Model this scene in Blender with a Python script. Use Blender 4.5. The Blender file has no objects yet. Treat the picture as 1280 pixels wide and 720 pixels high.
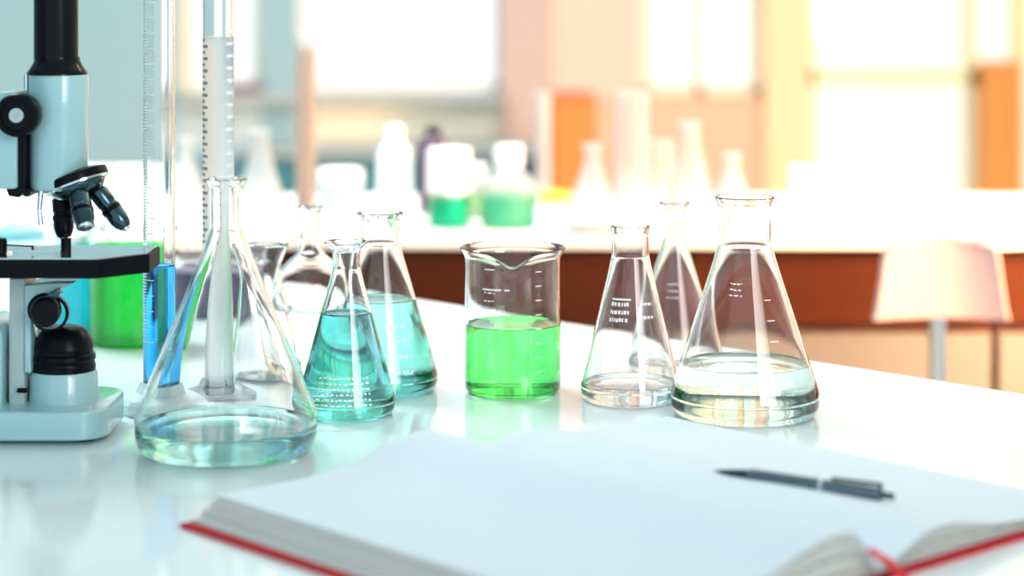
import bpy, bmesh, math, random
from mathutils import Vector, Matrix
random.seed(4)
PI = math.pi
F = 2667.0          # focal length in pixels of the 1280 px wide frame (75 mm on 36 mm)
CZ, HY = 1.205, -20.0   # camera height, horizon row
T = 0.9             # bench top height
sc = bpy.context.scene
C = sc.collection

def W(px, py, Y):
    return Vector(((px - 640) * Y / F, Y, CZ - (py - HY) * Y / F))
def on(px, py, h=T):
    """point of the horizontal plane z=h seen at this pixel"""
    Y = (CZ - h) * F / (py - HY)
    return Vector(((px - 640) * Y / F, Y, h))

# ------------------------------------------------------------------ materials
MATS = {}
def mat(name, col=(0.8, 0.8, 0.8), rough=0.5, metal=0.0, trans=0.0, ior=1.45, coat=0.0, emit=None, estr=0, noise=None, alpha=1):
    if name in MATS: return MATS[name]
    m = bpy.data.materials.new(name); m.use_nodes = True
    nt = m.node_tree; b = nt.nodes['Principled BSDF']
    b.inputs['Base Color'].default_value = (*col, 1)
    b.inputs['Roughness'].default_value = rough
    b.inputs['Metallic'].default_value = metal
    b.inputs['Transmission Weight'].default_value = trans
    b.inputs['IOR'].default_value = ior
    b.inputs['Coat Weight'].default_value = coat
    b.inputs['Coat Roughness'].default_value = 0.05
    if noise:      # (scale, amount, second colour)
        sca, c2, bump = noise
        tc = nt.nodes.new('ShaderNodeTexCoord'); n = nt.nodes.new('ShaderNodeTexNoise')
        mp = nt.nodes.new('ShaderNodeMapping')
        nt.links.new(tc.outputs['Object'], mp.inputs['Vector'])
        nt.links.new(mp.outputs['Vector'], n.inputs['Vector'])
        if isinstance(sca, tuple):
            mp.inputs['Scale'].default_value = sca; n.inputs['Scale'].default_value = 1
        else: n.inputs['Scale'].default_value = sca
        n.inputs['Detail'].default_value = 4
        mx = nt.nodes.new('ShaderNodeMix'); mx.data_type = 'RGBA'
        nt.links.new(n.outputs['Fac'], mx.inputs['Factor'])
        mx.inputs['A'].default_value = (*col, 1); mx.inputs['B'].default_value = (*c2, 1)
        nt.links.new(mx.outputs['Result'], b.inputs['Base Color'])
        if bump:
            bp = nt.nodes.new('ShaderNodeBump'); bp.inputs['Strength'].default_value = bump; bp.inputs['Distance'].default_value = 0.001
            nt.links.new(n.outputs['Fac'], bp.inputs['Height']); nt.links.new(bp.outputs['Normal'], b.inputs['Normal'])
    MATS[name] = m
    return m

def thin_glass(name, tint=(1, 1, 1), body=0.0, bodycol=(1, 1, 1), refl=1.0):
    """glass wall: clear, with Fresnel reflection and some milky body"""
    if name in MATS: return MATS[name]
    m = bpy.data.materials.new(name); m.use_nodes = True
    nt = m.node_tree; nt.nodes.clear()
    out = nt.nodes.new('ShaderNodeOutputMaterial')
    tr = nt.nodes.new('ShaderNodeBsdfTransparent'); tr.inputs['Color'].default_value = (*tint, 1)
    gl = nt.nodes.new('ShaderNodeBsdfGlossy'); gl.inputs['Roughness'].default_value = 0.03
    fr = nt.nodes.new('ShaderNodeFresnel'); fr.inputs['IOR'].default_value = 1.5
    mu = nt.nodes.new('ShaderNodeMath'); mu.operation = 'MULTIPLY'; mu.inputs[1].default_value = refl; mu.use_clamp = True
    nt.links.new(fr.outputs[0], mu.inputs[0])
    mx = nt.nodes.new('ShaderNodeMixShader')
    nt.links.new(mu.outputs[0], mx.inputs[0]); nt.links.new(tr.outputs[0], mx.inputs[1]); nt.links.new(gl.outputs[0], mx.inputs[2])
    last = mx
    if body:
        df = nt.nodes.new('ShaderNodeBsdfDiffuse'); df.inputs['Color'].default_value = (*bodycol, 1)
        tl = nt.nodes.new('ShaderNodeBsdfTranslucent'); tl.inputs['Color'].default_value = (*bodycol, 1)
        a = nt.nodes.new('ShaderNodeMixShader'); a.inputs[0].default_value = 0.5
        nt.links.new(df.outputs[0], a.inputs[1]); nt.links.new(tl.outputs[0], a.inputs[2])
        b = nt.nodes.new('ShaderNodeMixShader'); b.inputs[0].default_value = body
        nt.links.new(mx.outputs[0], b.inputs[1]); nt.links.new(a.outputs[0], b.inputs[2]); last = b
    nt.links.new(last.outputs[0], out.inputs['Surface'])
    MATS[name] = m
    return m

GLASS = mat('clear_glass', (1, 1, 1), 0.0, trans=1, ior=1.47)
PANE = thin_glass('window_glass', refl=0.6)
HAZY = mat('pale_glass', (.98, .99, .99), .35, trans=.92, ior=1.25)
CLEAR = thin_glass('thin_clear_glass', refl=0.8)
MARK = mat('white_enamel', (0.95, 0.96, 0.96), 0.5)
GMARK = mat('grey_enamel', (0.20, 0.24, 0.27), 0.5)
def liquid(name, col, ior=1.34, rough=0.0): return mat(name, col, rough, trans=1, ior=ior)
L_GREEN = liquid('green_liquid', (0.16, 0.96, 0.22))
L_TEAL = liquid('teal_liquid', (0.40, 0.98, 0.86))
L_CYAN = liquid('cyan_liquid', (0.45, 0.95, 1.0))
L_BLUE = liquid('blue_liquid', (0.02, 0.42, 0.90))
L_PALE = liquid('pale_green_liquid', (0.90, 1.0, 0.92))
L_WATER = liquid('clear_liquid', (0.98, 1.0, 1.0))
L_AQUA = liquid('pale_aqua_liquid', (0.62, 0.98, 0.94))

# ------------------------------------------------------------------ helpers
def link(name, me, m, parent=None, origin=None, smooth=True, angle=35):
    o = bpy.data.objects.new(name, me); C.objects.link(o)
    if m is not None and not me.materials:
        me.materials.append(m)
    if smooth:
        me.shade_smooth(); me.set_sharp_from_angle(angle=math.radians(angle))
    if parent is not None: o.parent = parent
    if origin is not None and parent is None: o.location = origin
    return o
def tag(o, label, cat, group=None):
    o['label'] = label; o['category'] = cat
    if group: o['group'] = group
    return o
def empty(name, loc, label, cat, group=None, rz=0):
    o = bpy.data.objects.new(name, None); C.objects.link(o)
    o.empty_display_size = 0.02
    o.location = loc; o.rotation_euler = (0, 0, rz)
    return tag(o, label, cat, group)
def lathe(prof, n=72, about=(0, 0, 0)):
    me = bpy.data.meshes.new('lathe'); vs = []; fs = []; rings = []
    ax, ay, az = about
    for r, z in prof:
        if r < 1e-6:
            rings.append([len(vs)]); vs.append((ax, ay, az + z))
        else:
            rings.append(list(range(len(vs), len(vs) + n)))
            for i in range(n):
                a = 2 * PI * i / n; vs.append((ax + r * math.cos(a), ay + r * math.sin(a), az + z))
    for A, B in zip(rings, rings[1:]):
        if len(A) == 1 and len(B) == 1: continue
        for i in range(n):
            j = (i + 1) % n
            if len(A) == 1: fs.append((A[0], B[j], B[i]))
            elif len(B) == 1: fs.append((A[i], A[j], B[0]))
            else: fs.append((A[i], A[j], B[j], B[i]))
    me.from_pydata(vs, [], fs); me.validate()
    bm = bmesh.new(); bm.from_mesh(me); bmesh.ops.recalc_face_normals(bm, faces=bm.faces); bm.to_mesh(me); bm.free()
    return me
def xform(me, M):
    me.transform(M); return me
def catmull(pts, k=5):
    out = []
    P = [pts[0]] + list(pts) + [pts[-1]]
    for i in range(1, len(P) - 2):
        p0, p1, p2, p3 = [Vector((*p, 0)) for p in P[i - 1:i + 3]]
        for s in range(k):
            t = s / k
            q = 0.5 * ((2 * p1) + (p2 - p0) * t + (2 * p0 - 5 * p1 + 4 * p2 - p3) * t * t + (3 * p1 - p0 - 3 * p2 + p3) * t ** 3)
            out.append((max(q.x, 0), q.y))
    out.append(pts[-1]); return out
def offset_in(outer, w):
    """offset a profile polyline inward (towards the axis / upwards)"""
    res = []
    for i, p in enumerate(outer):
        a = outer[max(i - 1, 0)]; b = outer[min(i + 1, len(outer) - 1)]
        d = Vector((b[0] - a[0], b[1] - a[1])).normalized()
        nx, ny = -d.y, d.x
        res.append((max(p[0] + nx * w, 0.0), p[1] + ny * w))
    res[0] = (0, res[0][1]); return res
def vessel(outer, wall):
    inner = offset_in(outer, wall)
    H = outer[-1][1]
    return outer + [(outer[-1][0] - wall * 0.5, H + wall * 0.35), (inner[-1][0], H)] + inner[::-1][1:]
def fill(outer, wall, level, overlap=0.65):
    inner = offset_in(outer, wall * overlap)
    res = []
    for i, p in enumerate(inner):
        if p[1] <= level: res.append(p)
        else:
            q = inner[i - 1]; t = (level - q[1]) / max(p[1] - q[1], 1e-9)
            res.append((q[0] + (p[0] - q[0]) * t, level)); break
    r = res[-1][0]
    res += [(r * 0.97, level - 0.0008), (r * 0.9, level - 0.0012), (0, level - 0.0013)]
    return res
def radius_at(outer, z):
    best = 0
    for a, b in zip(outer, outer[1:]):
        if min(a[1], b[1]) <= z <= max(a[1], b[1]) and abs(b[1] - a[1]) > 1e-9:
            t = (z - a[1]) / (b[1] - a[1]); best = max(best, a[0] + (b[0] - a[0]) * t)
    return best
def marks(outer, rows, parent, m=MARK, name='graduation', th=0.0006):
    """painted lines on the glass; rows of (z, start angle, end angle) in degrees, -90 faces the camera"""
    bm = bmesh.new()
    for row in rows:
        z, a0, a1 = row[:3]; t = row[3] if len(row) > 3 else th
        n = max(2, int(abs(a1 - a0) / 4) + 1)
        prev = None
        for i in range(n + 1):
            a = math.radians(a0 + (a1 - a0) * i / n)
            q = []
            for zz in (z - t / 2, z + t / 2):
                r = radius_at(outer, zz) + 0.00012
                q.append(bm.verts.new((r * math.cos(a), r * math.sin(a), zz)))
            if prev: bm.faces.new((prev[0], q[0], q[1], prev[1]))
            prev = q
    me = bpy.data.meshes.new(name); bm.to_mesh(me); bm.free()
    return link(name, me, m, parent, smooth=False)

def erl(R, rn, H, neck, lip=0.003, round_=0.010):
    zc = round_
    p = [(0, 0.0012), (R * 0.5, 0.0008), (R * 0.82, 0.0), (R * 0.93, round_ * 0.12), (R * 0.99, round_ * 0.5), (R, round_), (R * 0.985, round_ * 1.5)]
    z0, z1 = round_ * 1.5, H - neck
    for t in (0.3, 0.6, 0.88):
        p.append((R * 0.985 + (rn - R * 0.985) * t, z0 + (z1 - z0) * t))
    p += [(rn + (R - rn) * 0.035, z1 - (z1 - z0) * 0.02), (rn, z1 + neck * 0.12), (rn, H - neck * 0.35), (rn, H - 0.006), (rn + lip * 0.5, H - 0.003), (rn + lip, H - 0.0005)]
    return catmull(p, 5)
def flask(name, loc, R, rn, H, neck, label, cat, level=None, liq=None, wall=0.0016, lip=0.003, glass=GLASS, rows=None, group=None, round_=0.010, n=72, mk=MARK):
    root = empty(name, loc, label, cat, group)
    o = erl(R, rn, H, neck, lip, round_)
    link('glass_body', lathe(vessel(o, wall), n), glass, root)
    if level: link('liquid', lathe(fill(o, wall, level), n), liq, root)
    if rows: marks(o, rows, root, mk)
    return root, o

def prism(pts, d0, d1, axis='y', bevel=0.0, seg=3):
    """polygon in xz (axis y) or xy (axis z) extruded from d0 to d1"""
    bm = bmesh.new()
    def mk(p, d): return (p[0], d, p[1]) if axis == 'y' else (p[0], p[1], d) if axis == 'z' else (d, p[0], p[1])
    a = [bm.verts.new(mk(p, d0)) for p in pts]; b = [bm.verts.new(mk(p, d1)) for p in pts]
    n = len(pts)
    bm.faces.new(a); bm.faces.new(b[::-1])
    for i in range(n): bm.faces.new((a[i], b[i], b[(i + 1) % n], a[(i + 1) % n]))
    bmesh.ops.recalc_face_normals(bm, faces=bm.faces)
    if bevel: bmesh.ops.bevel(bm, geom=[e for e in bm.edges], offset=bevel, segments=seg, affect='EDGES', profile=0.5)
    me = bpy.data.meshes.new('prism'); bm.to_mesh(me); bm.free(); return me
def box(x0, x1, y0, y1, z0, z1, bevel=0.0):
    return prism([(x0, y0), (x1, y0), (x1, y1), (x0, y1)], z0, z1, 'z', bevel)
def merge(meshes):
    bm = bmesh.new()
    for me in meshes: bm.from_mesh(me)
    me = bpy.data.meshes.new('merged'); bm.to_mesh(me); bm.free(); return me
def cyl(p0, p1, r0, r1=None, n=48, bevel=0.0):
    """closed round bar between two points, optional rounded ends"""
    p0, p1 = Vector(p0), Vector(p1); L = (p1 - p0).length; r1 = r0 if r1 is None else r1
    bv = bevel
    prof = [(0, 0), (r0 - bv, 0), (r0, bv), (r1, L - bv), (r1 - bv, L), (0, L)] if bv else [(0, 0), (r0, 0), (r1, L), (0, L)]
    me = lathe(prof, n)
    q = (p1 - p0).to_track_quat('Z', 'Y')
    me.transform(Matrix.Translation(p0) @ q.to_matrix().to_4x4()); return me
def turned(p0, d, prof, n=48):
    me = lathe(prof, n); q = Vector(d).to_track_quat('Z', 'Y')
    me.transform(Matrix.Translation(Vector(p0)) @ q.to_matrix().to_4x4()); return me
def shifted(me, origin):
    me.transform(Matrix.Translation(-Vector(origin))); return me
def struct(name, me, m, smooth=False):
    o = link(name, me, m, smooth=smooth); o['kind'] = 'structure'; return o

# ================================================================== ROOM
BW = 5.2                                      # distance of the window wall
def bx(px): return (px - 640) * BW / F
def bz(py, Y=BW): return CZ - (py - HY) * Y / F
M_floor = mat('floor_vinyl', (0.62, 0.62, 0.60), 0.4, noise=(9, (0.56, 0.56, 0.55), 0))
M_ceil = mat('ceiling_paint', (0.9, 0.9, 0.9), 0.9)
M_wall = mat('blue_grey_cool_cast', (0.30, 0.50, 0.58), 0.75, noise=(3, (0.33, 0.53, 0.61), 0))  # blue-grey wall with the left side's cool cast mixed into the colour
M_pinkgrey = mat('grey_rose_paint', (0.58, 0.46, 0.44), 0.8)
M_salmon = mat('flare_pale_salmon', (0.88, 0.60, 0.52), 0.8)  # salmon paled so that the right-hand flare sits in the colour
M_cream = mat('cream_paint', (0.93, 0.88, 0.72), 0.7)
M_white = mat('white_paint', (0.92, 0.93, 0.92), 0.5)
M_teal = mat('dark_teal_paint', (0.03, 0.14, 0.19), 0.5)
M_flare_board = mat('flare_pale_board', (0.85, 0.50, 0.36), 0.6)  # brown board lightened, the warm lens flare is put into its colour
M_side = mat('pale_wall_paint', (0.85, 0.88, 0.88), 0.8)
M_orange = mat('orange_wood', (0.80, 0.33, 0.07), 0.5, noise=((20, 20, 2), (0.66, 0.25, 0.05), 0.1))
M_frame = mat('frame_grey', (0.42, 0.50, 0.53), 0.5)
M_amber = mat('amber_frame', (0.95, 0.78, 0.35), 0.5)

struct('floor', box(-3.2, 3.2, -1.5, 5.4, -0.05, 0), M_floor)
struct('ceiling', box(-3.2, 3.2, -1.5, 5.4, 3.0, 3.05), M_ceil)
struct('wall_left', box(-3.2, -3.1, -1.5, 5.4, 0, 3.0), M_wall)
struct('wall_right', box(3.1, 3.2, -1.5, 5.4, 0, 3.0), M_side)
zt = 2.6
sill = bz(117)
def wallbox(a, b, z0, z1, t=0.15, y=BW): return box(bx(a), bx(b), y, y + t, z0, z1)
# wall of solid pieces: left part, lower parts, head
struct('wall_back', merge([box(-3.1, bx(222), BW, BW + .15, 0, zt), wallbox(222, 325, 0, bz(190)), wallbox(325, 370, 0, zt),
        wallbox(370, 640, 0, bz(195)), box(-3.1, 3.1, BW, BW + .15, zt, 3.0)]), M_wall)
struct('trim_1', merge([wallbox(370, 628, bz(195), sill, 0.13)]), M_cream)
struct('pillar_rose', merge([wallbox(626, 692, 0, zt, 0.15, BW - 0.02)]), M_pinkgrey)
struct('pillar_salmon', merge([wallbox(690, 802, bz(122), zt, 0.15, BW - 0.01)]), M_salmon)
struct('wall_back_lower', merge([wallbox(692, 955, 0, bz(122), 0.14)]), M_flare_board)
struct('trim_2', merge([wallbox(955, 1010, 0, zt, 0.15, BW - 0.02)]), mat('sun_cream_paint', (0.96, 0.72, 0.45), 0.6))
struct('trim_3', merge([wallbox(1225, 1275, 0, bz(78), 0.15, BW - 0.02)]), M_orange)
struct('wall_back_right', merge([box(bx(1380), 3.1, BW, BW + .15, 0, zt)]), M_cream)
struct('trim_4', merge([wallbox(222, 325, bz(190), bz(124), 0.1)]), mat('pale_blue_paint', (0.55, 0.68, 0.74), 0.7))
struct('trim_5', merge([box(bx(222), bx(628), BW - 0.05, BW + 0.1, sill - .02, sill + 0.005)]), M_frame)

def window(n, a, b, z0, z1, mullions=(), m=M_frame, bars=()):
    x0, x1 = bx(a), bx(b); f = 0.022
    parts = [box(x0, x0 + f, BW + .03, BW + .10, z0, z1), box(x1 - f, x1, BW + .03, BW + .10, z0, z1),
             box(x0, x1, BW + .03, BW + .10, z1 - f, z1), box(x0, x1, BW + .03, BW + .10, z0, z0 + f)]
    for q in mullions: parts.append(box(bx(q) - .01, bx(q) + .01, BW + .03, BW + .10, z0, z1))
    for q in bars: parts.append(box(x0, x1, BW + .03, BW + .10, bz(q) - .02, bz(q) + .02))
    o = struct('window_%d' % n, merge(parts), m)
    g = link('window_pane', box(x0 + f, x1 - f, BW + .06, BW + .064, z0 + f, z1 - f), PANE, o, smooth=False)
    return o
window(1, 222, 325, bz(124), zt, m=M_cream)
window(2, 370, 628, sill, zt, m=M_white)
window(3, 802, 955, bz(120), zt, (875,), m=M_cream)
window(4, 1010, 1225, 0.1, zt, (), m=mat('pale_gold_frame', (0.95, 0.88, 0.55), 0.5), bars=(98,))
window(5, 1275, 1380, 0.1, zt, (), m=M_amber)

# ================================================================== FRONT BENCH
# far edge runs from pixel (520,372) to (1280,490)
e0, e1 = on(520, 374), on(1280, 492)
ed = (e1 - e0).normalized(); en = Vector((ed.y, -ed.x, 0))      # towards the camera side
if en.y > 0: en = -en
A = e0 - ed * 0.74; B = e0 + ed * 1.7
top_pts = [(A.x, A.y), (B.x, B.y), ((B + en * 1.7).x, (B + en * 1.7).y), ((A + en * 1.7).x, (A + en * 1.7).y)]
M_bench = mat('white_laminate', (0.84, 0.955, 0.975), 0.12, coat=0.3)
bench = empty('laboratory_bench', (0, 1.4, 0), 'glossy white laboratory bench in the foreground carrying the microscope, flasks and notebook', 'bench')
Bo = Vector((0, 1.4, 0))
link('bench_top', shifted(prism(top_pts, T - 0.03, T, 'z', 0.002, 2), Bo), M_bench, bench, smooth=False)
inn = [(p[0] * 0.0 + q[0], p[1] * 0 + q[1]) for p, q in zip(top_pts, [tuple((A + ed * .1 + en * .08)[:2]), tuple((B - ed * .1 + en * .08)[:2]), tuple((B - ed * .1 + en * 1.5)[:2]), tuple((A + ed * .1 + en * 1.5)[:2])])]
link('bench_cabinet', shifted(prism(inn, 0.0, T - 0.032, 'z'), Bo), M_white, bench, smooth=False)

# ================================================================== GLASSWARE IN FRONT
def tk(z0, z1, n, a0, a1, long_=5, la=None, th=0.0006):
    rows = []
    for i in range(n):
        z = z0 + (z1 - z0) * i / max(n - 1, 1)
        rows.append((z, a0, la if (la is not None and i % long_ == 0) else a1, th))
    return rows
def blocks(z0, z1, a0, a1, nr, seed=1, th=0.0009):
    """rows of small painted figures, too small to read"""
    rnd = random.Random(seed); rows = []
    for i in range(nr):
        z = z0 + (z1 - z0) * i / max(nr - 1, 1); a = a0
        while a < a1:
            w = rnd.uniform(2, 6)
            rows.append((z + rnd.uniform(-.0003, .0003), a, min(a + w, a1), th)); a += w + rnd.uniform(1.2, 3)
    return rows

# beaker
def beaker_profile(R, H, lip=0.004, rb=0.006):
    return catmull([(0, 0.001), (R * .5, 0.0006), (R - rb, 0), (R - rb * .3, rb * .3), (R, rb), (R, H * .3), (R, H * .6), (R, H - 0.012), (R + lip * .35, H - 0.005), (R + lip, H - 0.0005)], 5)
def spout(me, R, H, amt=0.012, ang=-90, drop=0.008, band=0.018):
    for v in me.vertices:
        if v.co.z > H - band:
            a = math.degrees(math.atan2(v.co.y, v.co.x)) - ang
            a = (a + 180) % 360 - 180
            w = math.exp(-(a / 13) ** 2) * ((v.co.z - (H - band)) / band) ** 1.5
            w2 = math.exp(-(a / 20) ** 2) * ((v.co.z - (H - band)) / band) ** 1.5
            v.co.x += amt * w * math.cos(math.radians(ang)); v.co.y += amt * w * math.sin(math.radians(ang)); v.co.z -= drop * w2
def beaker(name, loc, R, H, label, level, liq, wall=0.0016, glass=GLASS, sp=None, rows=None, group=None, lip=0.004, cat='beaker', n=96):
    root = empty(name, loc, label, cat, group)
    o = beaker_profile(R, H, lip)
    me = lathe(vessel(o, wall), n)
    if sp is not None: spout(me, R, H, ang=sp)
    link('glass_body', me, glass, root)
    if level: link('liquid', lathe(fill(o, wall, level), n), liq, root)
    if rows: marks(o, rows, root)
    return root, o
p = on(641, 489)
beaker('beaker', p, 0.0358, 0.1085, 'glass beaker with pouring lip half full of bright green liquid, centre of the bench', 0.0515, L_GREEN, sp=-90,
       rows=[(.0805, -128, -104, .0012), (.0805, -100, -94, .0010), (.066, -128, -110, .0010), (.0952, -125, -112, .0009)] + blocks(.072, .078, -126, -112, 2, 3) + [(.020 + .0105 * i, -62, -54, .0007) for i in range(8)])

flask('conical_flask', on(931, 518), .0525, .0192, .1545, .036, 'large clear conical flask with a layer of pale green liquid, right end of the row', 'flask', .037, L_PALE, lip=.0022, round_=.013,
      rows=blocks(.088, .096, -118, -100, 3, 5) + tk(.03, .085, 5, -70, -60))
flask('conical_flask', on(788, 500), .0362, .0137, .128, .024, 'small clear conical flask with white printed figures, between green beaker and large right flask', 'flask', .014, L_WATER, lip=.0012,
      rows=[(.0765,-132,-92,.0012)]+blocks(.062, .073, -132, -96, 3, 7, .0026) + blocks(.064, .073, -75, -48, 2, 9, .002))
flask('conical_flask', on(843, 462), .0367, .0090, .1325, .030, 'narrow-necked clear conical flask standing behind the two right-hand flasks', 'flask', .010, L_WATER, lip=.0040,
      rows=blocks(.06, .07, -110, -85, 3, 11))
flask('conical_flask', on(475, 487), .0435, .0148, .1335, .024, 'conical flask half full of teal green liquid, directly left of the green beaker', 'flask', .0685, L_TEAL, lip=.0032,
      rows=blocks(.020, .052, -80, -50, 4, 13, .0016))
flask('conical_flask', on(433, 517), .0345, .0100, .122, .020, 'small conical flask with cyan liquid and flared stopper-like neck, in front of the teal flask', 'flask', .072, L_CYAN, lip=.0062, round_=.009,
      rows=blocks(.012, .03, -125, -55, 6, 15, .0012))
flask('conical_flask', on(283, 563), .0592, .0108, .178, .036, 'largest clear conical flask at the front left with a shallow layer of aqua liquid', 'flask', .018, L_AQUA, lip=.0028, round_=.018, wall=.0018)

# two graduated cylinders
def cylinder(loc, R, H, label, level, liq, rows, foot, name='graduated_cylinder', cat='graduated cylinder', wall=.0013, n=64, mk=MARK):
    root = empty(name, loc, label, cat)
    zb = foot[1]
    o = catmull([(0, zb), (R * .6, zb - .0003), (R * .92, zb + .0005), (R, zb + .004), (R, H * .35), (R, H * .6), (R, H - .008), (R + .0012, H - .003), (R + .003, H)], 5)
    link('glass_tube', lathe(vessel(o, wall), n), GLASS, root)
    me = lathe([(0, 0), (foot[0] * .97, 0), (foot[0], .002), (foot[0], zb * .55), (foot[0] * .9, zb * .75), (R * 1.5, zb * .9), (R * 1.2, zb + .006), (R + .0002, zb + .006), (R + .0002, zb - .0004), (0, zb - .0004)], 6)
    link('foot', me, foot[2], root, angle=20)
    if level: link('liquid', lathe(fill(o, wall, level), n), liq, root)
    if rows: marks(o, rows, root, mk)
    return root, o
M_foot = mat('white_plastic', (0.72, 0.84, 0.84), 0.35)
zz = [(.05 + .0022 * i, -160, -128 if i % 5 else -100, .0007) for i in range(118)]
cylinder(on(199, 512), .0114, .345, 'tall graduated cylinder of blue liquid with a white foot, beside the microscope', .104, L_BLUE,
         zz, (.034, .014, M_foot), mk=MARK)
zz2 = [(.115 + .0045 * i, -172, -140 if i % 2 else -125, .0022) for i in range(34)] + [(.135 + .009 * i, -52, -18, .0022) for i in range(16)]
L_MILK = mat('milky_liquid', (.98, .99, .98), .5, trans=.9, ior=1.2)
cylinder(on(273, 495), .0116, .345, 'tall graduated cylinder of milky white liquid behind the largest flask', .266, L_MILK,
         None, (.030, .008, CLEAR))
root = C.objects[-1]
# its scale
o_ = catmull([(0, .008), (.0116, .012), (.0116, .12), (.0116, .2), (.0116, .337), (.0146, .345)], 5)
cyl2 = [o for o in C.objects if o.get('label', '').startswith('tall graduated cylinder of milky')][0]
marks(o_, zz2[34:], cyl2, MARK); marks(o_, zz2[:34], cyl2, GMARK, 'figures')

# pale, slightly out of focus vessels behind the large flask
fl = empty('volumetric_flask', on(388, 462), 'round-shouldered clear flask with thin neck, behind the small cyan flask', 'flask')
o = catmull([(0, .001), (.018, 0), (.026, .002), (.030, .012), (.031, .035), (.0305, .058), (.027, .074), (.019, .085), (.0105, .093), (.0082, .102), (.0080, .118), (.0082, .126), (.0105, .129)], 5)
link('glass_body', lathe(vessel(o, .0015), 64), GLASS, fl)
link('liquid', lathe(fill(o, .0015, .05), 64), L_WATER, fl)
ff = empty('flared_flask', on(331, 470), 'empty clear flask with a wide white flared rim, behind the largest flask', 'flask')
o = catmull([(0, .001), (.020, 0), (.0245, .003), (.0255, .012), (.022, .035), (.0165, .062), (.0130, .078), (.0130, .088), (.0165, .097), (.0185, .103)], 5)
link('glass_body', lathe(vessel(o, .0016), 64), GLASS, ff)

# purple, green and cyan vessels behind the microscope
def solidliq(name, col): return thin_glass(name, tint=tuple(c ** .5 for c in col), body=0.55, bodycol=col, refl=.5)
rt, _ = beaker('beaker', on(272, 388), .044, .055, 'low beaker of deep purple liquid, behind the graduated cylinders', .040, mat('purple_liquid', (.045, .0, .09), .3), n=64)
beaker('beaker', on(165, 428), .036, .098, 'beaker full of vivid green liquid seen under the microscope stage', .083, solidliq('vivid_green_liquid', (.01, .98, .09)), n=64)
beaker('beaker', on(97, 420), .023, .098, 'beaker of cyan blue liquid seen just behind the microscope knob', .078, solidliq('vivid_cyan_liquid', (.03, .85, .98)), n=64)

# ================================================================== MICROSCOPE
MO = Vector(((60 - 640) * 1.452 / F, 1.452, T))
scope = empty('microscope', MO, 'white and black laboratory microscope with objectives above a black stage, at the left edge', 'microscope')
M_body = mat('teal_cast_enamel', (0.36, 0.60, 0.63), 0.28, coat=0.7)  # white enamel, teal light from the walls put into the colour
M_blk = mat('black_plastic', (0.002, 0.003, 0.005), 0.28, coat=0.0, ior=1.22)
M_blkm = mat('black_matte', (0.003, 0.004, 0.007), 0.5, ior=1.2)
M_gloss = mat('gloss_black', (.002, .003, .005), .15, ior=1.28)
M_chr = mat('chrome', (0.78, 0.85, 0.88), 0.12, metal=1)
M_dchr = mat('dark_chrome', (0.055, 0.10, 0.12), 0.13, metal=1)
YM = 1.452
def xz(px, py, Y=YM): w = W(px, py, Y); return (w.x, w.z)
def mp(name, me, m, parent=None, **k):
    pr = parent or scope
    return link(name, shifted(me, MO), m, pr, **k)
# base: plan outline, rounded right end
def X(px, Y=YM): return (px - 640) * Y / F
def round_plan(x0, x1, y0, y1, r, n=8):
    pts = [(x0, y0)]
    for i in range(n + 1):
        a = -PI / 2 + PI / 2 * i / n; pts.append((x1 - r + r * math.cos(a), y0 + r + r * math.sin(a)))
    for i in range(n + 1):
        a = PI / 2 * i / n; pts.append((x1 - r + r * math.cos(a), y1 - r + r * math.sin(a)))
    pts.append((x0, y1)); return pts
mp('base', prism(round_plan(X(-190), X(138, 1.43), 1.408, 1.500, .022), T + .003, T + .0225, 'z', .0022, 3), M_body)
for fx, fy in ((110, 1.43), (110, 1.48), (-150, 1.43), (-150, 1.48)):
    mp('rubber_foot', cyl((X(fx), fy, T), (X(fx), fy, T + .0035), .009), M_blkm)
# illuminator
ix, iy = X(80), 1.452
tilt = mp('illuminator', lathe([(0, T + .0215), (.0238, T + .0215), (.0234, T + .024), (.0226, T + .040), (.0215, T + .0425), (0, T + .0425)], 64, (ix, iy, 0)), M_body)
mp('condenser_lens', lathe([(0, T + .042), (.0212, T + .042), (.0215, T + .046), (.0208, T + .047), (.0208, T + .0495), (.0215, T + .0505), (.0212, T + .0535), (.0198, T + .0545), (.0196, T + .057), (.0200, T + .058), (.0185, T + .064), (.0155, T + .0695), (.0125, T + .0718), (.0080, T + .0725), (0, T + .0725)], 64, (ix, iy, 0)), M_blk)
# arm: upper block + spine out of frame + lower block
def xz2(l): return [xz(a, b) for a, b in l]
arm_pts = xz2([(-190, 513), (13, 513), (13, 412), (9, 401), (-2, 395), (-95, 395), (-100, 330), (-95, 250), (-80, 236), (-60, 232), (31, 232), (31, 112), (14, 112), (4, 117), (-4, 128), (-60, 140), (-130, 170), (-175, 230), (-195, 320), (-200, 420)])
mp('arm', prism(arm_pts, 1.428, 1.478, 'y', .0018, 3), M_body)
mp('dovetail', prism(xz2([(29, 125), (40, 120), (40, 234), (29, 234)]), 1.432, 1.472, 'y', .0006), M_blk)
mp('dovetail_screw', cyl((*W(33, 126, YM)[:2], W(33, 126, YM).z), (*W(33, 126, YM)[:2], W(33, 93, YM).z), .0018), M_chr)
# underside catch pieces
mp('arm_stop', prism(xz2([(14, 231), (30, 231), (46, 233), (44, 243), (37, 243), (35, 238), (31, 244), (18, 242)]), 1.435, 1.470, 'y', .0008), M_blk)
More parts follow.
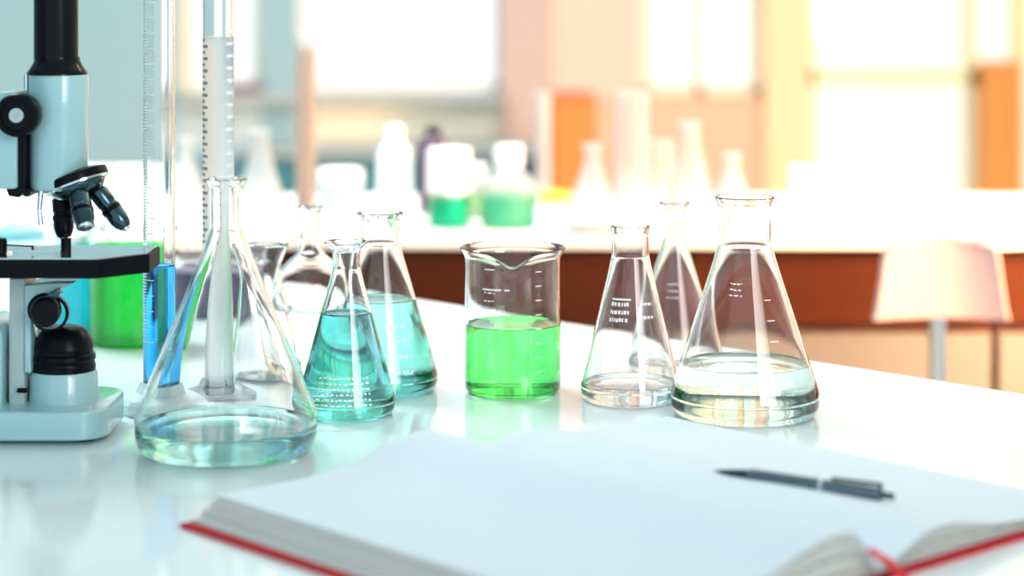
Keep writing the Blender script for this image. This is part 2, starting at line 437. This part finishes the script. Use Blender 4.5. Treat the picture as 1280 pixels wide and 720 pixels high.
# body tube housing and the black ocular tube
hx = X(73.5)
def Z(py, Y=YM): return CZ - (py - HY) * Y / F
mp('tube_housing', lathe([(0, Z(236)), (.0185, Z(236)), (.0199, Z(232)), (.0199, Z(96)), (.0194, Z(93)), (0, Z(93))], 72, (hx, YM, 0)), M_body)
mp('tube_collar', lathe([(0, Z(93)), (.0205, Z(93)), (.0203, Z(90)), (.0180, Z(84)), (.0160, Z(78)), (.0152, Z(71)), (0, Z(71))], 72, (hx - .001, YM, 0)), M_gloss)
mp('ocular_tube', lathe([(0, Z(73)), (.0150, Z(73)), (.0150, Z(-90)), (.0165, Z(-92)), (.0165, Z(-150)), (.0120, Z(-156)), (0, Z(-156))], 72, (hx - .0018, YM, 0)), M_gloss)
# coarse knob facing the camera
kc = W(14, 146, 1.40)
kp = [(0, 0), (.0142, 0), (.0146, .001), (.0146, .012), (.0138, .0135), (.0105, .014), (.0100, .013), (0, .013)]
knob = mp('focus_knob', turned((kc.x, 1.428, kc.z), (0, -1, 0), kp), M_blk)
mp('knob_cap', turned((kc.x, 1.4152, kc.z), (0, -1, 0), [(0, 0), (.0048, 0), (.0048, .0014), (.0018, .0016), (.0014, .0006), (0, .0006)]), mat('grey_plastic', (.42, .52, .55), .4), knob)
# vertical rack post under the arm
mp('rack_post', prism(xz2([(18, 344), (38, 344), (37, 508), (18, 508)]), 1.436, 1.470, 'y', .0010), mat('grey_enamel_body', (.42, .52, .53), .3, coat=.3))
mp('rack_screw', cyl(W(22, 488, 1.434), W(34, 488, 1.434), .0016, n=20), M_blk)
# stage
Yf = 1.398
pl = [(X(-60, Yf), Yf), (X(122, Yf), Yf), (X(187, 1.428), 1.428), (X(187, 1.428) , 1.470), (X(-60, Yf), 1.470)]
zs1, zs0 = Z(325, Yf), Z(348.5, Yf)
stage = mp('stage', prism(pl, zs0, zs1, 'z', .0006, 2), M_blkm, smooth=False)
pl2 = [(X(-58, Yf), Yf + .002), (X(121, Yf), Yf + .002), (X(185, 1.43), 1.4300), (X(185, 1.43), 1.469), (X(-58, Yf), 1.469)]
mp('stage_sheen', prism(pl2, zs1 + .0001, zs1 + .0010, 'z'), mat('sheen_metal', (.72, .80, .82), .16, metal=1), stage, smooth=False)  # added bright sheet imitating the reflection on the glossy black stage
zt_ = zs1 + .0012
mp('glass_slide', box(X(20), X(92), 1.425, 1.450, zt_, zt_ + .0011), GLASS, stage, smooth=False)
mp('slide_clip', merge([cyl((X(15), 1.42, zt_ - .0004), (X(15), 1.42, zt_ + .0105), .0042, n=24, bevel=.001), cyl((X(15), 1.42, zt_ + .0062), (X(53), 1.425, zt_ + .0045), .0006, n=12), cyl((X(51), 1.425, zt_ + .0035), (X(53.5), 1.425, zt_ + .0035), .0016, n=16)]), M_blk, stage)
mp('slide_clip', merge([cyl((X(91), 1.43, zt_ - .0004), (X(91), 1.43, zt_ + .0092), .0035, n=24), cyl((X(91), 1.43, zt_ + .0092), (X(91), 1.43, zt_ + .0125), .0012, n=12)]), M_blk, stage)
# condenser bracket and its knob
mp('condenser_bracket', prism(xz2([(38, 352), (70, 349), (100, 349), (62, 368), (46, 384), (46, 460), (38, 460)]), 1.434, 1.464, 'y', .0008), M_body)
mp('condenser_clamp', prism(xz2([(48, 386), (62, 366), (82, 354), (84, 362), (66, 378), (56, 392)]), 1.428, 1.440, 'y', .0006), M_dchr)
kc = W(49, 391, 1.42)
mp('condenser_knob', turned((kc.x, 1.436, kc.z), (.25, -1, 0), [(0, 0), (.0108, 0), (.0112, .001), (.0112, .0035), (.0098, .005), (.0098, .016), (.0085, .018), (0, .018)]), M_blk)
kc = W(61, 392, 1.44)
mp('iris_ring', turned((kc.x, 1.446, kc.z), (.1, -1, 0), [(.0105, 0), (.0126, 0), (.0126, .006), (.0105, .006), (.0105, 0)]), M_blk)
# revolving nosepiece, tilted
cN = W(95, 226, YM); ax = Vector((math.sin(math.radians(20)), -.12, -math.cos(math.radians(20)))).normalized()
ax = Vector((.345, -.10, -.93)).normalized()
mp('nosepiece', turned(cN - ax * .004, ax, [(0, -.002), (.0150, -.002), (.0222, .0002), (.0226, .002), (.0226, .0052), (.0218, .0060), (0, .0060)]), M_blk)
mp('nosepiece_trim', turned(cN - ax * .004, ax, [(.0215, .0058), (.0224, .0058), (.0224, .0070), (.0200, .0075), (.0200, .0058), (.0215, .0058)]), M_chr)
mp('turret', turned(cN + ax * .002, ax, [(0, 0), (.0195, 0), (.0190, .003), (.0150, .0085), (.0090, .0115), (0, .0120)]), M_dchr)
def objective(a, b, r, tipr, Ya, Yb, tipm=M_chr, m=M_dchr):
    pa, pb = W(*a, Ya), W(*b, Yb); d = pb - pa; L = d.length
    o = mp('objective', turned(pa, d, [(0, 0), (r * .82, 0), (r * .82, L * .12), (r, L * .16), (r, L * .42), (r * .93, L * .44), (r * .93, L * .49), (r, L * .51), (r, L * .78), (r * .85, L * .9), (tipr, L * .98), (0, L * .98)], 40), m)
    mp('knurled_ring', turned(pa + d * .50, d, [(r * .9, 0), (r * 1.06, .0004), (r * 1.06, L * .10), (r * .9, L * .11), (r * .9, 0)], 40), M_blk, o)
    mp('front_lens', turned(pa + d * .975, d, [(0, 0), (tipr * .9, 0), (tipr * .7, L * .05), (0, L * .06)], 32), tipm, o)
    return o
objective((77, 240), (80.5, 297), .0068, .0046, 1.452, 1.452, m=M_blk)
objective((98, 240), (107, 284), .0072, .0060, 1.440, 1.424, m=M_dchr)
objective((116, 232), (158, 286), .0066, .0038, 1.450, 1.446, m=M_dchr)
mp('limit_pin', merge([cyl(W(52, 232, 1.44), W(49, 262, 1.44), .0022, .0016, n=16), cyl(W(49, 262, 1.44), W(51, 281, 1.44), .0013, .0020, n=16)]), M_chr)

# ================================================================== NOTEBOOK
U = Vector((.675, -.7378, 0)).normalized(); V = Vector((.7378, .675, 0)).normalized()
NO = Vector((.187, 1.092, T))
note = empty('notebook', NO, 'open notebook with blank white pages, red cover and red ribbon, lying in the foreground', 'notebook')
def nb(u, v, z): return U * u + V * v + Vector((0, 0, z))
def ext(profile, u0, u1, nu=1, wob=None):
    """closed (v,z) profile extruded along the spine"""
    bm = bmesh.new(); rows = []
    for k in range(nu + 1):
        u = u0 + (u1 - u0) * k / nu
        rows.append([bm.verts.new(nb(u + (wob(v, z, k) if wob else 0), v, z)) for v, z in profile])
    for a, b in zip(rows, rows[1:]):
        for i in range(len(profile)):
            j = (i + 1) % len(profile); bm.faces.new((a[i], a[j], b[j], b[i]))
    bm.faces.new(rows[0]); bm.faces.new(rows[-1][::-1])
    bmesh.ops.recalc_face_normals(bm, faces=bm.faces)
    me = bpy.data.meshes.new('ext'); bm.to_mesh(me); bm.free(); return me
M_red = mat('red_cover', (.50, .004, .014), .45, ior=1.25, noise=(120, (.44, .004, .012), .15))
M_page = mat('white_paper', (.70, .80, .88), .8)
def page_edge():
    m = mat('page_edges', (.62, .62, .56), .8)
    nt = m.node_tree; b = nt.nodes['Principled BSDF']
    tc = nt.nodes.new('ShaderNodeTexCoord'); mp_ = nt.nodes.new('ShaderNodeMapping'); mp_.inputs['Scale'].default_value = (3, 3, 2600)
    n = nt.nodes.new('ShaderNodeTexNoise'); n.inputs['Scale'].default_value = 1; n.inputs['Detail'].default_value = 2
    cr = nt.nodes.new('ShaderNodeValToRGB'); cr.color_ramp.elements[0].position = .35; cr.color_ramp.elements[1].position = .65
    cr.color_ramp.elements[0].color = (.36, .37, .34, 1); cr.color_ramp.elements[1].color = (.66, .68, .65, 1)
    nt.links.new(tc.outputs['Object'], mp_.inputs[0]); nt.links.new(mp_.outputs[0], n.inputs['Vector']); nt.links.new(n.outputs['Fac'], cr.inputs[0]); nt.links.new(cr.outputs[0], b.inputs['Base Color'])
    return m
M_edge = page_edge()
WID, LEN = .199, .325
# cover: two boards and the spine between
th = .0026
mcov = ext([(-WID - .006, 0.0002), (-.012, .0002), (0, .0002), (.012, .0002), (WID + .006, .0002), (WID + .006, th), (.012, th), (0, th * .8), (-.012, th), (-WID - .006, th)], -LEN - .004, .005)
cov = link('cover', mcov, M_red, note, smooth=False)
def topz(v, k):
    """height of the page surface; k 0..1 from the cover up to the open page"""
    s = 1 if v > 0 else -1; a = abs(v)
    if s < 0: full = .0145 + .0150 * math.exp(-((a - .032) / .045) ** 2)
    else: full = .0085 + .0105 * math.exp(-((a - .050) / .045) ** 2)
    dip = 1 - math.exp(-(a / (.010 if s < 0 else .024)) ** 1.5)
    return th + .0005 + (full - th) * k * (.04 + .96 * dip)
def block(side, k0, k1, du0, du1, inset, nv=40):
    prof = []
    w0 = WID - inset[0]; w1 = WID - inset[1]
    lo = [(side * (.0006 + (w0 - .0006) * i / nv)) for i in range(nv + 1)]
    hi = [(side * (.0006 + (w1 - .0006) * i / nv)) for i in range(nv + 1)]
    prof = [(v, topz(v, k0)) for v in lo] + [(v, topz(v, k1)) for v in hi[::-1]]
    return ext(prof, -LEN + du0, du1, 1)
for side in (-1, 1):
    layers = []
    nl = 6
    for i in range(nl):
        k0, k1 = i / nl, (i + .86) / nl
        if i == nl - 1: k1 = .985
        jit = [0, -.0015, .0006, -.002, 0.0002, -.001][i]
        layers.append(block(side, k0, k1, 0 - jit, jit - .001, (.0175 * k0 * (1 if side < 0 else .6), .0175 * k1 * (1 if side < 0 else .6))))
    blk = link('page_block', merge(layers), M_edge, note, angle=25)
    # topmost sheet
    sh = block(side, .99, 1.03, 0.0, 0.0005, (.017 if side < 0 else .010, .0175 if side < 0 else .0105))
    link('open_page', sh, M_page, note, angle=25)
# ribbon bookmark hanging out at the foot of the spine
def ribbon(path, w, t=.0006):
    bm = bmesh.new(); prev = None
    for i, (pt, wd) in enumerate(path):
        q = [bm.verts.new(pt + wd * w / 2 + Vector((0, 0, -t / 2))), bm.verts.new(pt - wd * w / 2 + Vector((0, 0, -t / 2))), bm.verts.new(pt - wd * w / 2 + Vector((0, 0, t / 2))), bm.verts.new(pt + wd * w / 2 + Vector((0, 0, t / 2)))]
        if prev:
            for a in range(4): bm.faces.new((prev[a], prev[(a + 1) % 4], q[(a + 1) % 4], q[a]))
        else: bm.faces.new(q)
        prev = q
    bm.faces.new(prev[::-1]); bmesh.ops.recalc_face_normals(bm, faces=bm.faces)
    me = bpy.data.meshes.new('ribbon'); bm.to_mesh(me); bm.free(); return me
pts = [(-.010, .006, .0125), (-.006, .005, .0115), (-.001, .0045, .0105), (.003, .004, .0095), (.010, .002, .007), (.018, -.001, .0042), (.030, -.006, .0012), (.045, -.010, .0008), (.060, -.013, .0008)]
link('bookmark_ribbon', ribbon([(nb(*q), V) for q in pts], .0065), mat('red_ribbon', (.62, .006, .025), .5, ior=1.25), note, angle=60)
pts = [(.002, .006, .0100), (.010, .0015, .0078), (.020, -.005, .0050), (.032, -.014, .0014), (.048, -.026, .0010)]
link('bookmark_ribbon', ribbon([(nb(*q), V) for q in pts], .0050), MATS['red_ribbon'], note, angle=60)

# ================================================================== PEN
zp = T + .0185 + .0036
a_ = on(893, 588, zp - .001); b_ = on(1118, 621, zp - .003)
pen = empty('ballpoint_pen', a_, 'slim dark metal ballpoint pen with chrome tip lying on the right page', 'pen')
d = (b_ - a_); L = d.length; dn = d.normalized()
M_gun = mat('gunmetal', (.16, .22, .26), .2, metal=1)
def pp(name, s0, prof, m, par=pen): return link(name, turned(dn * (L * s0), dn, prof, 40), m, par)
R_ = .0041
pp('tip', 0, [(0, 0), (.0004, .0002), (.0007, L * .02), (.0012, L * .045), (.0024, L * .12), (R_ * .86, L * .20), (0, L * .20)], M_dchr)
pp('grip', .20, [(0, 0), (R_ * .95, 0), (R_ * 1.02, L * .01), (R_ * 1.03, L * .2), (R_, L * .40), (0, L * .40)], M_gun)
pp('centre_ring', .60, [(0, 0), (R_ * 1.1, 0), (R_ * 1.1, L * .022), (0, L * .022)], M_chr)
pp('barrel', .622, [(0, 0), (R_, 0), (R_ * .98, L * .22), (R_ * .86, L * .30), (R_ * .7, L * .315), (0, L * .315)], M_gun)
pp('push_button', .935, [(0, 0), (.0020, 0), (.0019, L * .055), (.0013, L * .065), (0, L * .065)], M_dchr)
side_ = Vector((dn.y, -dn.x, 0)); up = side_.cross(dn); up = up if up.z > 0 else -up
cl = merge([cyl(dn * (L * .66) + up * (R_ + .0012), dn * (L * .93) + up * (R_ + .0016), .0009, .0011, n=12), cyl(dn * (L * .92) + up * (R_ * .5), dn * (L * .93) + up * (R_ + .0018), .0012, n=12)])
link('clip', cl, M_dchr, pen)

# ================================================================== REAR COUNTER
YC0, YC1 = 2.62, 3.10
M_ctop = mat('rear_counter_top', (.88, .88, .87), .25)
M_brown = mat('brown_wood', (.058, .012, .003), .6, ior=1.2, noise=((6, 6, 40), (.045, .009, .002), .1))
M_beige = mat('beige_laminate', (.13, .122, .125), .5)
rc = empty('rear_counter', (0, 2.85, 0), 'long rear laboratory counter with pale top and brown wooden drawers, behind the front bench', 'counter')
RO = Vector((0, 2.85, 0))
link('counter_top', shifted(box(-1.5, 1.5, YC0, YC1, T - .020, T, .001), RO), M_ctop, rc, smooth=False)
link('cabinet_body', shifted(box(-1.48, 1.48, YC0 + .05, YC1 - .02, .08, T - .021), RO), mat('brown_carcass', (.13, .035, .012), .5), rc, smooth=False)
zsplit = Z(404, YC0 + .04)
for k in range(7):
    x0 = -1.42 + k * .405
    link('drawer', shifted(box(x0, x0 + .395, YC0 + .030, YC0 + .049, zsplit, T - .024, .001), RO), M_brown, rc, smooth=False)
    d_ = link('door', shifted(box(x0, x0 + .395, YC0 + .030, YC0 + .049, .10, zsplit - .012, .001), RO), M_beige, rc, smooth=False)
link('plinth', shifted(box(-1.46, 1.46, YC0 + .08, YC1 - .04, 0, .08), RO), M_blkm, rc, smooth=False)

def at(px, Y, z=T): return Vector(((px - 640) * Y / F, Y, z))
def ctr(px, py): return on(px, py)      # stands on the counter
def hz(w, Y): return w * Y / F
NB_ = 40
def bottle(name, loc, prof, label, cat, level=None, liq=None, cap=None, m=HAZY, capm=M_white, group=None, wall=.0016):
    r = empty(name, loc, label, cat, group)
    o = catmull(prof, 4)
    link('bottle_body', lathe(vessel(o, wall), NB_), m, r)
    if level: link('liquid', lathe(fill(o, wall, level), NB_), liq, r)
    if cap: link('cap', lathe([(0, cap[1]), (cap[0], cap[1]), (cap[0], cap[2] - .002), (cap[0] - .002, cap[2]), (0, cap[2])], NB_), capm, r)
    return r
G2 = solidliq('mint_green_liquid', (.03, .98, .55)); G3 = solidliq('lime_liquid', (.55, .98, .45))
Yb = on(0, 284).y
s = Yb / F
bottle('reagent_jar', on(561, 284), [(0, .001), (hz(20, Yb), 0), (hz(25, Yb), .003), (hz(26, Yb), .01), (hz(26, Yb), hz(60, Yb)), (hz(24, Yb), hz(66, Yb)), (hz(23, Yb), hz(72, Yb))],
       'wide-capped jar with mint green liquid on the rear counter, left of the shouldered bottle', 'jar', hz(36, Yb), G2, (hz(27.5, Yb), hz(44, Yb), hz(98, Yb)), m=CLEAR)
bottle('reagent_bottle', on(636, 284), [(0, .001), (hz(28, Yb), 0), (hz(33, Yb), .004), (hz(34, Yb), .012), (hz(34, Yb), hz(50, Yb)), (hz(28, Yb), hz(62, Yb)), (hz(17, Yb), hz(72, Yb)), (hz(15, Yb), hz(80, Yb))],
       'round-shouldered bottle of mint green liquid with white cap on the rear counter', 'bottle', hz(40, Yb), G2, (hz(18, Yb), hz(76, Yb), hz(102, Yb)))
bottle('reagent_bottle', on(598, 272), [(0, .001), (.020, 0), (.022, .003), (.022, .04), (.018, .05), (.010, .055), (.010, .06)],
       'small bottle of lime green liquid standing between two mint green ones', 'bottle', .032, G3, (.012, .056, .070))
bottle('sample_pot', on(693, 268), [(0, .001), (.016, 0), (.019, .002), (.019, .022), (.018, .024)], 'small pot with yellow lid on the rear counter', 'pot', None, None, (.021, .018, .030),
       capm=mat('yellow_plastic', (.85, .55, .02), .4))
M_whitep = mat('white_polyethylene', (.88, .90, .92), .5)
bottle('wash_bottle', on(493, 276), [(0, .001), (hz(18, 2.75), 0), (hz(21, 2.75), .003), (hz(21, 2.75), .08), (hz(14, 2.75), .098), (hz(9, 2.75), .108)],
       'tall pale plastic bottle left of the green-filled jar', 'bottle', cap=(hz(11, 2.75), .106, .122), m=M_whitep)
bottle('white_jar', on(426, 268), [(0, .001), (.026, 0), (.029, .003), (.029, .04), (.026, .045)], 'squat grey jar with white lid on the rear counter', 'jar', cap=(.030, .042, .060), m=mat('grey_blue_plastic', (.45, .58, .65), .5))
bottle('dark_bottle', on(541, 266), [(0, .001), (.016, 0), (.019, .003), (.019, .085), (.014, .10), (.008, .105)], 'dark plum bottle behind the wide-capped jar', 'bottle', cap=(.010, .103, .115),
       m=mat('plum_glass', (.06, .01, .05), .2), capm=M_blkm)
bottle('cyan_bottle', on(20, 300), [(0, .001), (.030, 0), (.034, .003), (.034, .012), (.030, .016), (.012, .02), (.012, .024)], 'low cyan bottle behind the microscope stage', 'bottle', .011, MATS['vivid_cyan_liquid'], (.014, .022, .032))
bottle('green_bottle', on(119, 300), [(0, .001), (.016, 0), (.019, .003), (.019, .010), (.016, .014), (.010, .016), (.010, .02)], 'tiny bottle of green liquid behind the right objective', 'bottle', .010, solidliq('leaf_green_liquid', (.05, .80, .25)), (.011, .018, .026))

# tall orange-tinted burette tube standing in a foot
bt = empty('measuring_cylinder', on(382, 288), 'blurred tall slim measuring cylinder with pale orange liquid on the rear counter', 'graduated cylinder')
o = catmull([(0, .006), (.010, .006), (.0125, .010), (.0125, .08), (.0125, .18), (.0125, .236), (.015, .240)], 4)
link('glass_tube', lathe(vessel(o, .0015), NB_), HAZY, bt)
link('liquid', lathe(fill(o, .0015, .225), NB_), mat('pale_orange_liquid', (.95, .62, .45), .3, trans=.2), bt)
link('foot', lathe([(0, 0), (.026, 0), (.026, .004), (.014, .007), (0, .007)], NB_), M_white, bt)

# pale vessels on the counter
gl = 'pale glass vessels on the rear counter'
def bflask(px, py, w, h, wn, neck, label, m=HAZY, name='conical_flask'):
    p_ = on(px, py); Y = p_.y
    flask(name, p_, hz(w / 2, Y), hz(wn / 2, Y), hz(h, Y), hz(neck, Y), label, 'flask', None, None, wall=.0016, glass=m, group=gl, n=NB_)
bflask(740, 288, 72, 108, 20, 22, 'blurred pale conical flask on the rear counter, just above the small front flask')
bflask(862, 282, 70, 130, 26, 26, 'blurred pale conical flask on the rear counter above the narrow-necked flask')
bflask(915, 276, 56, 84, 20, 20, 'blurred pale conical flask on the rear counter behind the largest right flask neck')
bflask(232, 276, 60, 104, 18, 26, 'blurred pale conical flask between the two tall graduated cylinders')
bflask(325, 274, 66, 112, 22, 24, 'blurred pale conical flask right of the milky graduated cylinder')
def bcyl(px, py, w, h, label, m=HAZY, name='glass_jar', cat='jar'):
    p_ = on(px, py); Y = p_.y; r = hz(w / 2, Y); H = hz(h, Y)
    rr = empty(name, p_, label, cat, gl)
    o = catmull([(0, .001), (r * .8, 0), (r, .004), (r, H * .3), (r, H * .6), (r, H - .008), (r + .002, H)], 4)
    link('glass_body', lathe(vessel(o, .0018), NB_), m, rr)
    return rr
bcyl(790, 284, 44, 168, 'tallest blurred white glass cylinder on the rear counter', name='measuring_cylinder', cat='graduated cylinder')
bcyl(822, 272, 40, 96, 'blurred pale glass jar beside the tallest white cylinder')
bcyl(679, 256, 20, 140, 'blurred slim glass tube by the grey-rose pillar', name='measuring_cylinder', cat='graduated cylinder')
bcyl(1008, 272, 40, 62, 'leftmost of three blurred white jars at the right end of the rear counter', M_whitep)
bcyl(1052, 266, 30, 46, 'middle and smallest of three blurred white jars at the right end of the rear counter', M_whitep)
bcyl(1097, 272, 38, 64, 'rightmost of three blurred white jars at the right end of the rear counter', M_whitep)

# storage bin and a low cabinet at the left
M_bin = mat('white_bin_plastic', (.82, .88, .88), .4)
sb = empty('storage_bin', at(110, 2.95), 'white plastic storage bin on the rear counter behind the microscope', 'storage bin')
so = at(110, 2.95)
q0, q1 = X(-40, 2.88), X(206, 2.88); zb1 = Z(226, 2.88)
link('bin_body', shifted(prism([(q0 + .006, T), (q1 - .006, T), (q1, zb1), (q0, zb1)], 2.88, 3.04, 'y', .004), so), M_bin, sb)
link('lid', shifted(box(q0 - .005, q1 + .005, 2.872, 3.048, zb1, zb1 + .006, .002), so), M_white, sb, smooth=False)
# window bench behind, dark teal
wb = empty('window_cabinet', (0, 4.9, 0), 'dark teal cabinet run under the windows at the back of the room', 'cabinet')
wo = Vector((0, 4.9, 0))
link('cabinet_body', shifted(box(X(300, 4.8), X(690, 4.8), 4.8, 5.15, 0, Z(196, 4.8), .003), wo), M_teal, wb, smooth=False)
link('cabinet_top', shifted(box(X(298, 4.78), X(692, 4.78), 4.78, 5.16, Z(196, 4.8), Z(191, 4.8), .002), wo), M_frame, wb, smooth=False)
for k in range(3):
    a0 = X(304 + k * 128, 4.8)
    link('door', shifted(box(a0, a0 + .222, 4.785, 4.799, .1, Z(204, 4.8), .002), wo), mat('teal_door', (.04, .19, .25), .45), wb, smooth=False)
# brown cabinet
bc = empty('wooden_cabinet', (X(716, 4.4), 4.5, 0), 'tall rust brown wooden cabinet in front of the salmon pillar', 'cabinet')
bo = Vector((X(716, 4.4), 4.5, 0))
link('cabinet_body', shifted(box(X(688, 4.4), X(746, 4.4), 4.4, 4.7, 0, Z(122, 4.4), .003), bo), mat('rust_wood', (.50, .15, .03), .5, noise=((8, 8, 2), (.40, .11, .02), .1)), bc, smooth=False)
link('door', shifted(box(X(691, 4.4), X(743, 4.4), 4.385, 4.399, .1, Z(127, 4.4), .002), bo), mat('rust_wood_door', (.56, .18, .04), .5), bc, smooth=False)
# plum book on the sill
bk = link('book', box(-.045, .045, -.04, .04, 0, .018, .002), mat('plum_cloth', (.16, .02, .10), .7))
bk.location = (bx(305), BW - .005, sill + .005); tag(bk, 'small dark plum book on the sill under the left window', 'book')

# stool with a pale backrest in front of the counter
Ys = 2.42
st = empty('laboratory_stool', (X(1172, Ys), Ys - .17, 0), 'laboratory stool with pale pink backrest drawn up to the rear counter', 'stool')
so = Vector((X(1172, Ys), Ys - .17, 0))
M_pk = mat('pale_pink_plastic', (.42, .33, .36), .5)
outl = [(1088, 396), (1098, 350), (1104, 310), (1112, 299), (1135, 294), (1170, 292), (1212, 294), (1236, 300), (1246, 312), (1254, 350), (1262, 396)]
bm = bmesh.new(); NX = 16
top_ = lambda t: 397 - 104 * (1 - abs(2 * t - 1) ** 6) ** .5 if 0 < t < 1 else 397
F0 = []
for k, yy in enumerate([396, 380, 360, 340, 320, 306, 297, 292.5]):
    halfw = [86, 82, 79, 76, 73.5, 71, 64, 50][k]
    row = []
    for i in range(NX + 1):
        t = -1 + 2 * i / NX
        w = W(1172 + halfw * t, yy + (2.5 * t * t if k == 7 else 0), Ys); w.y += .018 * (t * t) * -1
        row.append(bm.verts.new(w - so))
    F0.append(row)
for a, b in zip(F0, F0[1:]):
    for i in range(NX): bm.faces.new((a[i], a[i + 1], b[i + 1], b[i]))
bmesh.ops.recalc_face_normals(bm, faces=bm.faces)
bmesh.ops.solidify(bm, geom=bm.faces[:], thickness=.008)
me = bpy.data.meshes.new('back'); bm.to_mesh(me); bm.free()
link('backrest', me, M_pk, st, angle=50)
link('back_post', merge([cyl((0, .165, .60), (0, .172, Z(380, Ys)), .010), cyl((0, .0, .60), (0, .168, .60), .010)]), M_chr, st)
link('seat', lathe([(0, .61), (.14, .61), (.155, .62), (.155, .635), (.14, .645), (0, .64)], 48), M_pk, st)
link('gas_column', cyl((0, 0, .06), (0, 0, .61), .022), M_chr, st)
for k in range(5):
    a = 2 * PI * k / 5
    link('leg', cyl((0, 0, .08), (.23 * math.cos(a), .23 * math.sin(a), .015), .014, .012, n=20), M_blkm, st)

# ================================================================== LIGHT
w = bpy.data.worlds.new('sky'); sc.world = w; w.use_nodes = True
nt = w.node_tree; bg = nt.nodes['Background']
tc = nt.nodes.new('ShaderNodeTexCoord'); sx = nt.nodes.new('ShaderNodeSeparateXYZ')
nt.links.new(tc.outputs['Generated'], sx.inputs[0])
cr = nt.nodes.new('ShaderNodeValToRGB')
mr = nt.nodes.new('ShaderNodeMapRange'); mr.inputs[1].default_value = -1; mr.inputs[2].default_value = 1
nt.links.new(sx.outputs['X'], mr.inputs[0]); nt.links.new(mr.outputs[0], cr.inputs[0])
e = cr.color_ramp.elements
e[0].position = 0; e[0].color = (.62, .86, .95, 1); e[1].position = 1; e[1].color = (1, .78, .5, 1)
x = cr.color_ramp.elements.new(.5); x.color = (.97, 1.0, .98, 1)
x = cr.color_ramp.elements.new(.62); x.color = (1.0, .95, .80, 1)
my = nt.nodes.new('ShaderNodeMapRange'); my.inputs[1].default_value = -.2; my.inputs[2].default_value = .4
nt.links.new(sx.outputs['Y'], my.inputs[0])
mw = nt.nodes.new('ShaderNodeMix'); mw.data_type = 'RGBA'; mw.inputs['A'].default_value = (.60, .75, .84, 1)
nt.links.new(my.outputs[0], mw.inputs['Factor']); nt.links.new(cr.outputs[0], mw.inputs['B'])
nt.links.new(mw.outputs['Result'], bg.inputs['Color'])
bg.inputs['Strength'].default_value = 1.2

def area(name, loc, aim, size, power, col, sy=None):
    l = bpy.data.lights.new(name, 'AREA'); l.energy = power; l.color = col; l.size = size
    if sy: l.shape = 'RECTANGLE'; l.size_y = sy
    o = bpy.data.objects.new(name, l); C.objects.link(o); o.location = loc
    o.rotation_euler = (Vector(aim) - Vector(loc)).to_track_quat('-Z', 'Y').to_euler()
    return o
area('added_fill_cool', (-1.4, 3.2, 2.9), (-1.2, 4.2, 0), 1.4, 40, (.80, .95, 1), 1.4)  # unseen cool fill, added to tint the left background
area('added_fill_bench', (.9, 2.1, 2.9), (.5, 1.6, .9), 1.6, 5, (1, .99, .96), 1.2)  # unseen fill added to brighten the front bench
area('added_fill_warm', (1.8, 3.4, 2.8), (1.1, 4.6, .8), 1.2, 45, (1, .70, .42), 1.2)  # added warm fill that turns the right background orange
area('added_fill_drawers', (1.15, 2.1, 1.15), (.72, 2.66, .82), .3, 26, (1, .55, .22), .3).data.spread = math.radians(90)  # made-up warm source, added to redden the right-hand drawers
area('added_fill_counter', (0, 2.75, 2.5), (0, 2.95, .9), 2.6, 26, (1, .99, .98), .5).data.spread = math.radians(100)  # added fill that whitens the rear counter and its glassware
area('added_fill_left', (-.85, 2.4, 2.3), (-.6, 2.1, .9), .5, 6, (.85, .98, 1), .5).data.spread = math.radians(80)  # extra unseen light added for the green beaker and left bench
area('added_fill_rear', (1.9, -1.2, 2.0), (.3, 4.4, .95), 1.6, 15, (1, .97, .92), 1.4).data.spread = math.radians(70)  # invented source behind the camera, lifts upright surfaces at the rear
sun = bpy.data.lights.new('sun', 'SUN'); sun.energy = 1.5; sun.angle = math.radians(3); sun.color = (1, .74, .42)
so_ = bpy.data.objects.new('sun', sun); C.objects.link(so_); so_.rotation_euler = Vector((-.55, -1, -.30)).to_track_quat('-Z', 'Y').to_euler()

# ================================================================== CAMERA
cam = bpy.data.cameras.new('camera'); co = bpy.data.objects.new('camera', cam); C.objects.link(co)
co.location = (0, 0, CZ); co.rotation_euler = (PI / 2, 0, 0)
cam.lens = 36 * F / 1280; cam.sensor_width = 36; cam.shift_y = -(360 - HY) / 1280
cam.clip_start = .05; cam.clip_end = 50
cam.dof.use_dof = True; cam.dof.focus_distance = 1.50; cam.dof.aperture_fstop = cam.lens / 1000 / .021
sc.camera = co
vs_ = sc.view_settings
vs_.view_transform = 'Standard'; vs_.look = 'None'; vs_.gamma = 1; vs_.use_curve_mapping = False; vs_.exposure = 0.08
cy = sc.cycles
cy.max_bounces = 20; cy.transmission_bounces = 16; cy.glossy_bounces = 8; cy.diffuse_bounces = 5; cy.transparent_max_bounces = 24
cy.caustics_refractive = True; cy.caustics_reflective = False; cy.sample_clamp_indirect = 6
cy.use_denoising = True
